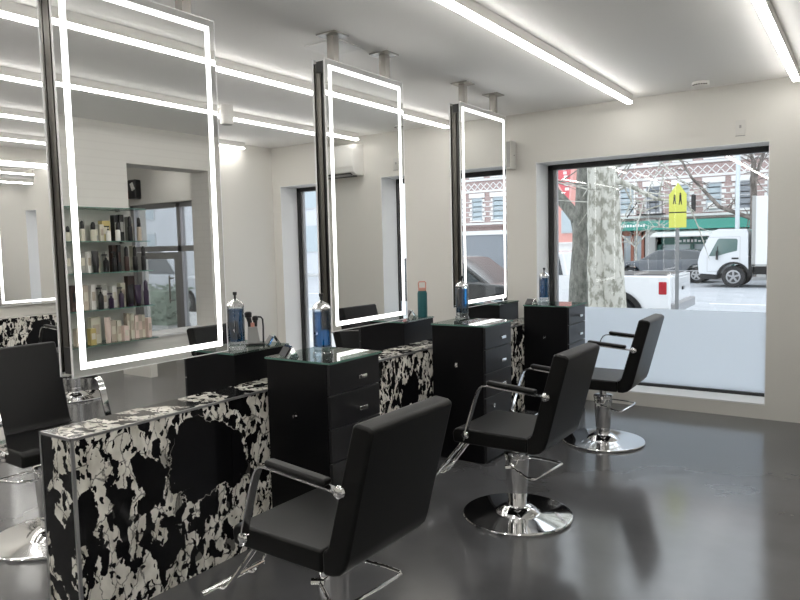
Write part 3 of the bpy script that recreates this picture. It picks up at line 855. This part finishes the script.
# window air conditioner and small balcony
mb('whiteplastic').box(-4.05, -3.6, -.35, 0, 2.98, 3.28).build('window_cooler', t, .02, 2)
b = mb('iron')
for x in (-7.35, -7.05, -6.75, -6.45, -6.15): b.box(x, x + .03, -.62, -.59, 2.85, 3.5)
b.box(-7.4, -6.1, -.62, -.59, 3.48, 3.52).box(-7.4, -6.1, -.62, -.05, 2.80, 2.86).box(-7.4, -7.37, -.62, 0, 3.46, 3.5)
b.tube([(-7.9, -.6, 2.7), (-7.3, -.6, 3.6)], .03)
b.build('fire_escape', t)
t = thing('bracket_lamp', 'black bracket lamp on the brick building right of the yellow sign', 'wall lamp', (-4.66, YW - .5, 3.3))
mb('iron').box(-.10, .10, -.12, .12, -.45, .42).build('casing', t, .08, 3)
mb('iron').box(-.02, .02, .1, .49, -.05, .0).build('bracket', t)

t = thing('salmon_building', 'salmon pink building behind the dark tree trunk', 'building', (-15, YW + .5, 0))
mb('salmon').box(-8, 5.2, 0, 5, 1.4, 11).build('upper_wall', t)
mb('stone').box(-8, 5.2, -.02, 5, .6, 1.4).box(-8, 5.2, -.15, 0, 1.4, 1.5).build('stone_band', t)
mb('concrete').box(-8, 5.2, .05, 5, ZP, .6).build('ground_wall', t)
for x in (-6.2, -3.8, -1.4, 1.0, 3.1):
    for z in (2.0, 4.6):
        f = mb('sash').box(x, x + .7, -.06, .0, z, z + 1.3).build('window', t)
        mb('winglass').box(x + .06, x + .64, -.075, -.06, z + .06, z + 1.24).build('pane', f)
t = thing('grey_building', 'pale grey building seen through the left shop window', 'building', (-30, 36, 0))
mb('greybuild').box(-12, 6.5, 0, 6, -.4, 11).build('wall', t)
for x in (-9, -6, -3, 0, 3):
    for z in (1.2, 4.2, 7.2):
        f = mb('sash').box(x, x + 1.4, -.06, .0, z, z + 1.9).build('window', t)
        mb('winglass').box(x + .07, x + 1.33, -.075, -.06, z + .07, z + 1.83).build('pane', f)

dup(t, (57, 37, 0), 0, 'pale grey building beyond the side-room window, seen in the nearest mirror')

# --- vehicles
def wheel(par, x, y, z, r, w, side, rim='alu'):
    k = MB().mat(M['tyre'])
    k.lathe([(r * .62, -w / 2), (r * .94, -w / 2), (r, -w / 2 + .03), (r, w / 2 - .03), (r * .94, w / 2), (r * .62, w / 2)], (x, y, z), 32, 'y')
    k = k.build('wheel', par)
    c = mb(rim)
    yo = y + side * (w / 2 + .002)
    c.lathe([(r * .62, -.02), (r * .62, .0), (r * .5, .012), (r * .48, .0), (r * .1, .0)], (x, yo, z), 28, 'y') if side > 0 else c.lathe([(r * .62, .02), (r * .62, .0), (r * .5, -.012), (r * .48, .0), (r * .1, .0)], (x, yo, z), 28, 'y')
    for a in range(5):
        c.box(x - .035, x + .035, yo + side * .0, yo + side * .025, z + r * .1, z + r * .58, Matrix.Rotation(a * 2 * PI / 5, 3, 'Y'), (x, yo, z))
    c.lathe([(r * .14, -.03), (r * .14, .03)], (x, yo, z), 14, 'y')
    c.build('rim', k)
    d = mb('darkslot').lathe([(r * .61, -.002), (r * .61, .002)], (x, yo - side * .001, z), 24, 'y'); d.build('hub_disc', k)

def arc(cx, cz, r, a0, a1, n=10): return [(cx + r * math.cos(a0 + (a1 - a0) * k / n), cz + r * math.sin(a0 + (a1 - a0) * k / n)) for k in range(n + 1)]

# white pickup parked at the near kerb, facing left, tail on the right
t = thing('pickup_truck', 'white pickup truck parked at the kerb, its tail light beside the sign post', 'pickup truck', (-.40, 13.4, ZR), .03)
t.scale = (1, 1, .87)
xw1, xw2, rz_ = -1.06, -4.75, .40
body = [(0, .66), (-.02, 1.36), (-.04, 1.41), (-1.95, 1.41), (-1.95, 1.41), (-3.9, 1.40), (-5.55, 1.30), (-5.75, 1.1), (-5.78, .5), (-5.4, .42)]
body += arc(xw2, .40, .50, PI * .0 + PI, 0)[0:0]
low = [(xw2 - .50, .42)] + arc(xw2, .42, .50, PI, 0)[1:-1] + [(xw2 + .50, .42), (xw1 - .52, .42)] + arc(xw1, .54, .52, PI, 0)[1:-1] + [(xw1 + .52, .42), (-.3, .5)]
b = mb('carwhite').prism(body + low, 'y', 0, 1.95)
b.build('body', t, .05, 3)
g = mb('carwhite').prism([(-2.0, 1.38), (-2.1, 1.95), (-3.3, 1.97), (-3.95, 1.39)], 'y', .08, 1.87).build('cab', t, .05, 3)
mb('carglass').prism([(-2.1, 1.42), (-2.18, 1.85), (-3.25, 1.87), (-3.78, 1.42)], 'y', .07, 1.88).build('cab_glass', t)
mb('black').box(-1.92, -.10, .12, 1.83, 1.38, 1.425).build('bed_cover', t)
mb('carwhite').box(-.06, .03, .16, 1.79, .72, 1.40).box(.02, .05, .5, 1.45, 1.20, 1.34).build('tailgate', t, .015, 2)
mb('black').box(.03, .05, .9, 1.05, 1.05, 1.12).build('tailgate_handle', t)
for y0 in (-.012, 1.80): mb('taillight').box(-.22, -.07, y0, y0 + .16, 1.00, 1.28).build('tail_light', t, .02, 2)
mb('alu').box(-.05, .12, .05, 1.90, .60, .82).build('rear_bumper', t, .04, 3)
mb('black').box(-.42, -.02, -.015, .05, .52, .70).build('bumper_corner', t, .02, 2)
f = mb('black')
for c in (xw1, xw2):
    o = arc(c, .53, .57, PI, 0, 14); i_ = arc(c, .53, .47, 0, PI, 14)
    f.prism(o + i_, 'y', -.05, .06)
f.build('arch_flare', t)
mb('black').box(-5.3, -.4, .25, 1.7, .35, .60).build('underbody', t)
for x in (xw1, xw2):
    wheel(t, x, .14, .46, .46, .27, -1); wheel(t, x, 1.81, .46, .46, .27, 1)

# white box truck driving left
t = thing('box_truck', 'white box truck driving left on the street', 'truck', (-1.25, 29., ZR))
cabp = [(-1.66, .55), (-1.70, 1.0), (-1.62, 1.35), (-1.28, 2.02), (-1.15, 2.18), (-.95, 2.27), (.02, 2.24), (.08, 2.1), (.10, .6)]
cabp += arc(-.42, .40, .54, .30, PI - .35, 10) + [(-1.0, .50)]
b = mb('truckwhite').prism(cabp, 'y', 0, 2.0); b.build('cab', t, .04, 3)
for y0, y1 in ((-.012, .01), (1.99, 2.012)):
    mb('cabglass').prism([(-1.30, 1.22), (-.98, 1.86), (-.92, 1.90), (-.32, 1.88), (-.28, 1.82), (-.30, 1.42), (-.62, 1.34), (-.95, 1.24)], 'y', y0, y1).build('side_window', t)
mb('cabglass').prism([(-1.655, 1.30), (-1.635, 1.27), (-1.27, 2.0), (-1.30, 2.0)], 'y', .12, 1.88).build('windscreen', t)
mb('black').box(-.48, -.24, -.02, 0, 1.10, 1.16).build('door_handle', t)
b = mb('greyplastic').box(-.20, -.188, -.004, .002, .95, 1.95).box(-1.36, -1.348, -.004, .002, .62, 1.20).box(-1.36, -.19, -.004, .002, 1.945, 1.957).box(-1.36, -.98, -.004, .002, .62, .632)
b.build('door_seam', t)
mb('black').box(-1.02, -.95, -.18, -.05, 1.08, 1.42).tube([(-.98, -.1, 1.42), (-.98, -.02, 1.6)], .015).build('wing_mirror', t, .01, 2)
mb('black').box(-1.62, -1.0, .03, 1.97, .32, .52).build('step_skirt', t, .02, 2)
b = mb('black').prism(arc(-.42, .40, .60, .15, PI - .2, 12) + arc(-.42, .40, .52, PI - .2, .15, 12), 'y', -.03, .3); b.build('mudguard', t)
mb('black').box(.06, .22, .05, 1.9, .45, 1.20).build('exhaust_stack', t, .02, 2)
mb('boxwhite').box(.22, 5.6, -.08, 2.12, .86, 3.45).build('cargo_box', t, .03, 2)
mb('greyplastic').box(.21, .34, -.10, 2.14, .84, 3.47).box(.21, 5.6, -.1, -.075, .82, .90).build('box_trim', t)
mb('bluegrey').box(.72, 1.30, -.087, -.079, 2.15, 2.75).build('side_decal', t)
mb('black').box(.2, 5.5, .4, 1.6, .50, .86).box(.7, 1.1, .05, .4, .36, .84).build('chassis', t)
for x in (-.42, 3.6):
    wheel(t, x, .16, .42, .42, .30, -1); wheel(t, x, 1.84, .42, .42, .30, 1)

def car(name, label, loc, rz, paint, roof, length=4.7, hood=.95):
    t = thing(name, label, 'car', loc, rz)
    L_ = length; x1, x2 = -L_ / 2 + .95, L_ / 2 - .95; r = .35; zb = .30
    up = [(-L_ / 2, .55), (-L_ / 2 + .05, .80), (-L_ / 2 + .5, hood - .04), (-L_ / 2 + 1.3, hood + .02), (-L_ / 2 + 1.45, hood + .05), (L_ / 2 - .35, hood + .08), (L_ / 2 - .05, hood - .1), (L_ / 2, .6), (L_ / 2 - .1, zb)]
    low = [(x2 + .43, zb)] + arc(x2, .36, .43, 0, PI)[1:-1] + [(x2 - .43, zb), (x1 + .43, zb)] + arc(x1, .36, .43, 0, PI)[1:-1] + [(x1 - .43, zb), (-L_ / 2 + .1, zb)]
    mb(paint).prism(up + low, 'y', 0, 1.8).build('body', t, .05, 3)
    gh = [(-L_ / 2 + 1.25, hood), (-L_ / 2 + 2.05, roof - .05), (-L_ / 2 + 2.4, roof), (L_ / 2 - 1.4, roof - .01), (L_ / 2 - .9, roof - .08), (L_ / 2 - .3, hood + .02)]
    mb(paint).prism(gh, 'y', .10, 1.70).build('cabin', t, .05, 3)
    gl = [(-L_ / 2 + 1.5, hood + .06), (-L_ / 2 + 2.12, roof - .10), (-L_ / 2 + 2.42, roof - .07), (L_ / 2 - 1.4, roof - .08), (L_ / 2 - .98, roof - .14), (L_ / 2 - .7, hood + .08)]
    mb('carglass').prism(gl, 'y', .09, 1.71).build('side_glass', t)
    mb('black').box(-L_ / 2 + .5, L_ / 2 - .5, .2, 1.6, .2, .5).build('underbody', t)
    mb('alu').box(-L_ / 2 + 1.5, L_ / 2 - 1.0, -.006, .0, .52, .56).build('side_trim', t)
    mb('taillight').box(L_ / 2 - .25, L_ / 2 - .02, -.01, .2, .72, .86).build('tail_light', t)
    for x in (x1, x2):
        wheel(t, x, .12, r, r, .22, -1); wheel(t, x, 1.68, r, r, .22, 1)
    return t
car('suv', 'dark grey SUV parked across the street behind the box truck', (-4.9, 31.6, ZR), 0, 'cardark', 1.48, 4.7, .98)
car('sedan', 'silver car parked across the street behind the pickup tail', (-9.9, 31.7, ZR), 0, 'carsilver', 1.36, 4.5, .9)
car('black_suv', 'black SUV parked at the near kerb, seen only in the farthest mirror', (5.6, 13.6, ZR), 0, 'carblack', 1.62, 4.9, 1.0)
car('hatchback', 'white car across the street, seen only in the farthest mirror', (7.0, 29.5, ZR), 0, 'carwhite', 1.5, 4.3, .95)
car('minivan', 'grey van outside the side-room window, seen in the nearest mirror', (16.0, 13.3, ZR), 0, 'carsilver', 2.0, 5.2, 1.15)

# --- trees, signs, poles
def trunk(name, label, base, segs, mat, branches=(), seed=1, twigs=18, cat='tree', tw=.012):
    random.seed(seed)
    t = thing(name, label, cat, base)
    b = mb(mat)
    for path, rad in segs:
        pts = []; rr = []
        for i in range(len(path) - 1):
            for k in range(6):
                f = k / 6; a, c = Vector(path[i]), Vector(path[i + 1])
                pts.append(a.lerp(c, f) + Vector((random.uniform(-1, 1), random.uniform(-1, 1), 0)) * .012); rr.append((rad[i] * (1 - f) + rad[i + 1] * f) * random.uniform(.96, 1.05))
        pts.append(Vector(path[-1])); rr.append(rad[-1])
        b.tube(pts, rr, 18)
    b.build('trunk', t)
    for path, rad in branches:
        b = mb(mat); b.tube([Vector(p) for p in path], rad, 10)
        for _ in range(twigs):
            k = random.randint(0, len(path) - 2); p = Vector(path[k]).lerp(Vector(path[k + 1]), random.random())
            d = Vector((random.uniform(-1, 1), random.uniform(-.5, .5), random.uniform(-.5, .9))).normalized()
            L_ = random.uniform(.4, 1.1); q = p + d * L_ * .5 + Vector((0, 0, random.uniform(-.1, .1))); e = p + d * L_ + Vector((random.uniform(-.2, .2), 0, random.uniform(-.2, .2)))
            b.tube([p, q, e], [tw, tw * .7, tw * .3], 5)
            d2 = (d + Vector((random.uniform(-.7, .7), 0, random.uniform(-.7, .7)))).normalized()
            b.tube([q, q + d2 * L_ * .4], [tw * .6, tw * .25], 5)
        b.build('branch', t)
    return t
trunk('street_tree', 'dark grey tree trunk just outside the shop window, left of the pale trunk', (-.86, 9.75, ZP),
      [([(0, 0, 0), (.02, 0, .9), (.09, 0, 2.5), (.18, .0, 4.6)], [.20, .165, .12, .11])], 'barkdark',
      [([(.06, 0, 2.0), (-.35, .1, 2.45), (-.9, .2, 2.95)], [.10, .08, .05]), ([(.08, 0, 3.4), (.5, .3, 4.2)], [.06, .03])], 4, 16)
trunk('sycamore_tree', 'pale mottled sycamore trunk outside the shop window, beside the dark trunk', (-.28, 9.25, ZP),
      [([(-.10, 0, 0), (-.11, 0, .9), (-.15, 0, 2.5), (-.17, 0, 4.6)], [.16, .145, .115, .10]),
       ([(.10, .03, 0), (.08, .03, .9), (.0, .03, 2.5), (-.05, .03, 4.6)], [.19, .165, .135, .11])], 'barkpale',
      [([(-.12, 0, 2.62), (.25, .0, 2.50), (.62, .1, 2.28), (1.0, .2, 2.22)], [.045, .035, .02, .008]), ([(.0, 0, 2.75), (.5, .6, 2.9), (1.7, 1.6, 3.3)], [.05, .035, .015])], 9, 14)
trunk('bare_tree', 'thin bare tree behind the box truck, rising beside the pale lamp post', (-1.72, 34.6, ZP),
      [([(0, 0, 0), (.02, 0, 3.0), (-.03, 0, 4.4), (.0, 0, 5.2)], [.16, .15, .13, .10])], 'barkfar',
      [([(.0, 0, 4.2), (.3, 0, 5.2), (.5, 0, 6.6)], [.09, .07, .03]), ([(0, 0, 5.0), (-.2, 0, 5.8), (-.3, 0, 7)], [.08, .05, .03]), ([(0, 0, 2.6), (-1.4, 0, 3.2), (-2.6, 0, 4.6), (-3.6, 0, 6.4)], [.10, .09, .06, .03])], 5, 18, tw=.03)
trunk('sapling', 'slender bare sapling across the street, right of the pale sycamore', (-6.9, 34.7, ZP),
      [([(0, 0, 0), (.0, 0, 1.2), (.05, 0, 2.6)], [.06, .05, .03])], 'barkpale',
      [([(0, 0, 1.5), (.8, 0, 2.4), (1.6, 0, 2.3)], [.04, .03, .02]), ([(0, 0, 1.4), (-.9, 0, 2.2), (-1.6, 0, 2.9)], [.04, .03, .02]), ([(0, 0, 2.4), (.5, 0, 4), (1.2, 0, 5.6)], [.04, .03, .02])], 6, 16, tw=.02)

t = thing('crossing_sign', 'yellow-green school crossing sign on a grey post at the kerb', 'street sign', (.61, 9.3, ZP), .35)
mb('galv').box(-.022, .022, -.01, .012, 0, 2.36).build('post', t)
sw = .105
pl = [(-sw, 2.10), (sw, 2.10), (sw, 2.32), (0, 2.47), (-sw, 2.32)]
s = mb('yellow').prism(pl, 'y', -.018, -.012).build('pentagon_plate', t)
f = mb('black')
for cx, hz, h in ((-.04, 2.31, .11), (.03, 2.33, .14)):
    f.lathe([(.010, -.020), (.010, -.0185)], (cx, 0, hz), 14, 'y')
    f.prism([(cx - .012, hz - .013), (cx + .012, hz - .013), (cx + .012, hz - h * .5), (cx + .020, hz - h), (cx + .010, hz - h), (cx, hz - h * .6), (cx - .010, hz - h), (cx - .020, hz - h), (cx - .012, hz - h * .5)], 'y', -.0195, -.0185)
f.build('walking_figures', s)
s = mb('yellow').box(-sw, sw, -.018, -.012, 1.90, 2.085).build('lower_plate', t)
mb('black').box(-sw, sw, -.017, -.012, 2.085, 2.10).build('plate_gap', t)

t = thing('lamp_post', 'pale blue-grey lamp post standing behind the truck cab', 'lamp post', (-2.26, 33.9, ZP))
mb('bluegrey').lathe([(.16, 0), (.14, .4), (.095, .5), (.09, 7.)], seg=16).build('post', t)
mb('bluegrey').tube([(0, 0, 6.9), (0, -.6, 7.3), (0, -1.6, 7.4)], .05).build('arm', t)
mb('greyplastic').box(-.12, .12, -2.1, -1.5, 7.33, 7.45).build('lamp_head', t, .03, 2)

t = thing('street_banner', 'red and pink hanging banner left of the dark trunk', 'banner', (-2.12, 12.6, -.10))
t.scale = (1.25, 1, 1.08)
mb('bannerpink').prism([(-.22, 2.2), (.05, 2.12), (.20, 3.25), (-.22, 3.30)], 'y', -.01, .01).build('pink_cloth', t)
r_ = mb('bannerred').prism([(-.14, 2.55), (.045, 2.2), (.10, 3.02), (-.14, 3.05)], 'y', -.016, -.011).build('red_panel', t)
d = mb('roadpaint')
for k, z in enumerate((2.90, 2.82, 2.73, 2.66, 2.59, 2.46, 2.38)): d.box(-.06 + k * .008, -.02 + k * .012, -.018, -.016, z, z + .05)
d.build('pale_lettering', r_)
mb('galv').lathe([(.04, -.139), (.04, 3.6)], (-.32, 0, 0), 12).box(-.32, .2, -.015, .015, 3.29, 3.33).build('post', t)

# planter hedge outside the side room
t = thing('hedge', 'grey-green hedge in a planter outside the side-room door', 'hedge', (8.45, 7.8, ZP))
b = mb('concrete').box(-.9, .9, -.25, .25, 0, .45); b.build('planter', t, .01, 2)
random.seed(11); b = mb('leaf')
for _ in range(900):
    p = Vector((random.uniform(-.92, .92), random.uniform(-.30, .30), random.uniform(.42, 1.15)))
    u = Vector((random.gauss(0, 1), random.gauss(0, 1), random.gauss(0, 1))).normalized(); v = u.orthogonal().normalized(); L_ = .06
    q = [b.bm.verts.new(p + u * L_), b.bm.verts.new(p + v * L_ * .45), b.bm.verts.new(p - u * L_), b.bm.verts.new(p - v * L_ * .45)]
    b._tag([b.bm.faces.new(q)])
b.box(-.86, .86, -.24, .24, .40, 1.05)
b.build('foliage', t)

# ------------------------------------------------------------------ sky, camera, view
w = bpy.data.worlds.new('overcast_sky'); scene.world = w; w.use_nodes = True
bg = w.node_tree.nodes['Background']; bg.inputs['Color'].default_value = (.90, .95, 1., 1); bg.inputs['Strength'].default_value = 1.75

cd = bpy.data.cameras.new('camera'); cam = bpy.data.objects.new('camera', cd); COL.objects.link(cam)
yaw, pit, roll, fpx = -.6008, -.0783, -.0236, 686.57
fw = Vector((math.sin(yaw) * math.cos(pit), math.cos(yaw) * math.cos(pit), math.sin(pit)))
rt = Vector((math.cos(yaw), -math.sin(yaw), 0)); up = rt.cross(fw)
r2 = math.cos(roll) * rt + math.sin(roll) * up; u2 = -math.sin(roll) * rt + math.cos(roll) * up
cam.matrix_world = Matrix(((r2.x, u2.x, -fw.x, 2.6536), (r2.y, u2.y, -fw.y, 0), (r2.z, u2.z, -fw.z, 1.4975), (0, 0, 0, 1)))
cd.sensor_width = 36; cd.lens = 36 * fpx / 800; cd.clip_start = .02; cd.clip_end = 300
scene.camera = cam
vs = scene.view_settings
vs.view_transform = 'Standard'; vs.look = 'None'; vs.gamma = 1.; vs.use_curve_mapping = False; vs.exposure = 0.42
scene.cycles.max_bounces = 14; scene.cycles.glossy_bounces = 8; scene.cycles.transparent_max_bounces = 16; scene.cycles.diffuse_bounces = 5
scene.cycles.use_denoising = True
scene.cycles.sample_clamp_indirect = 6
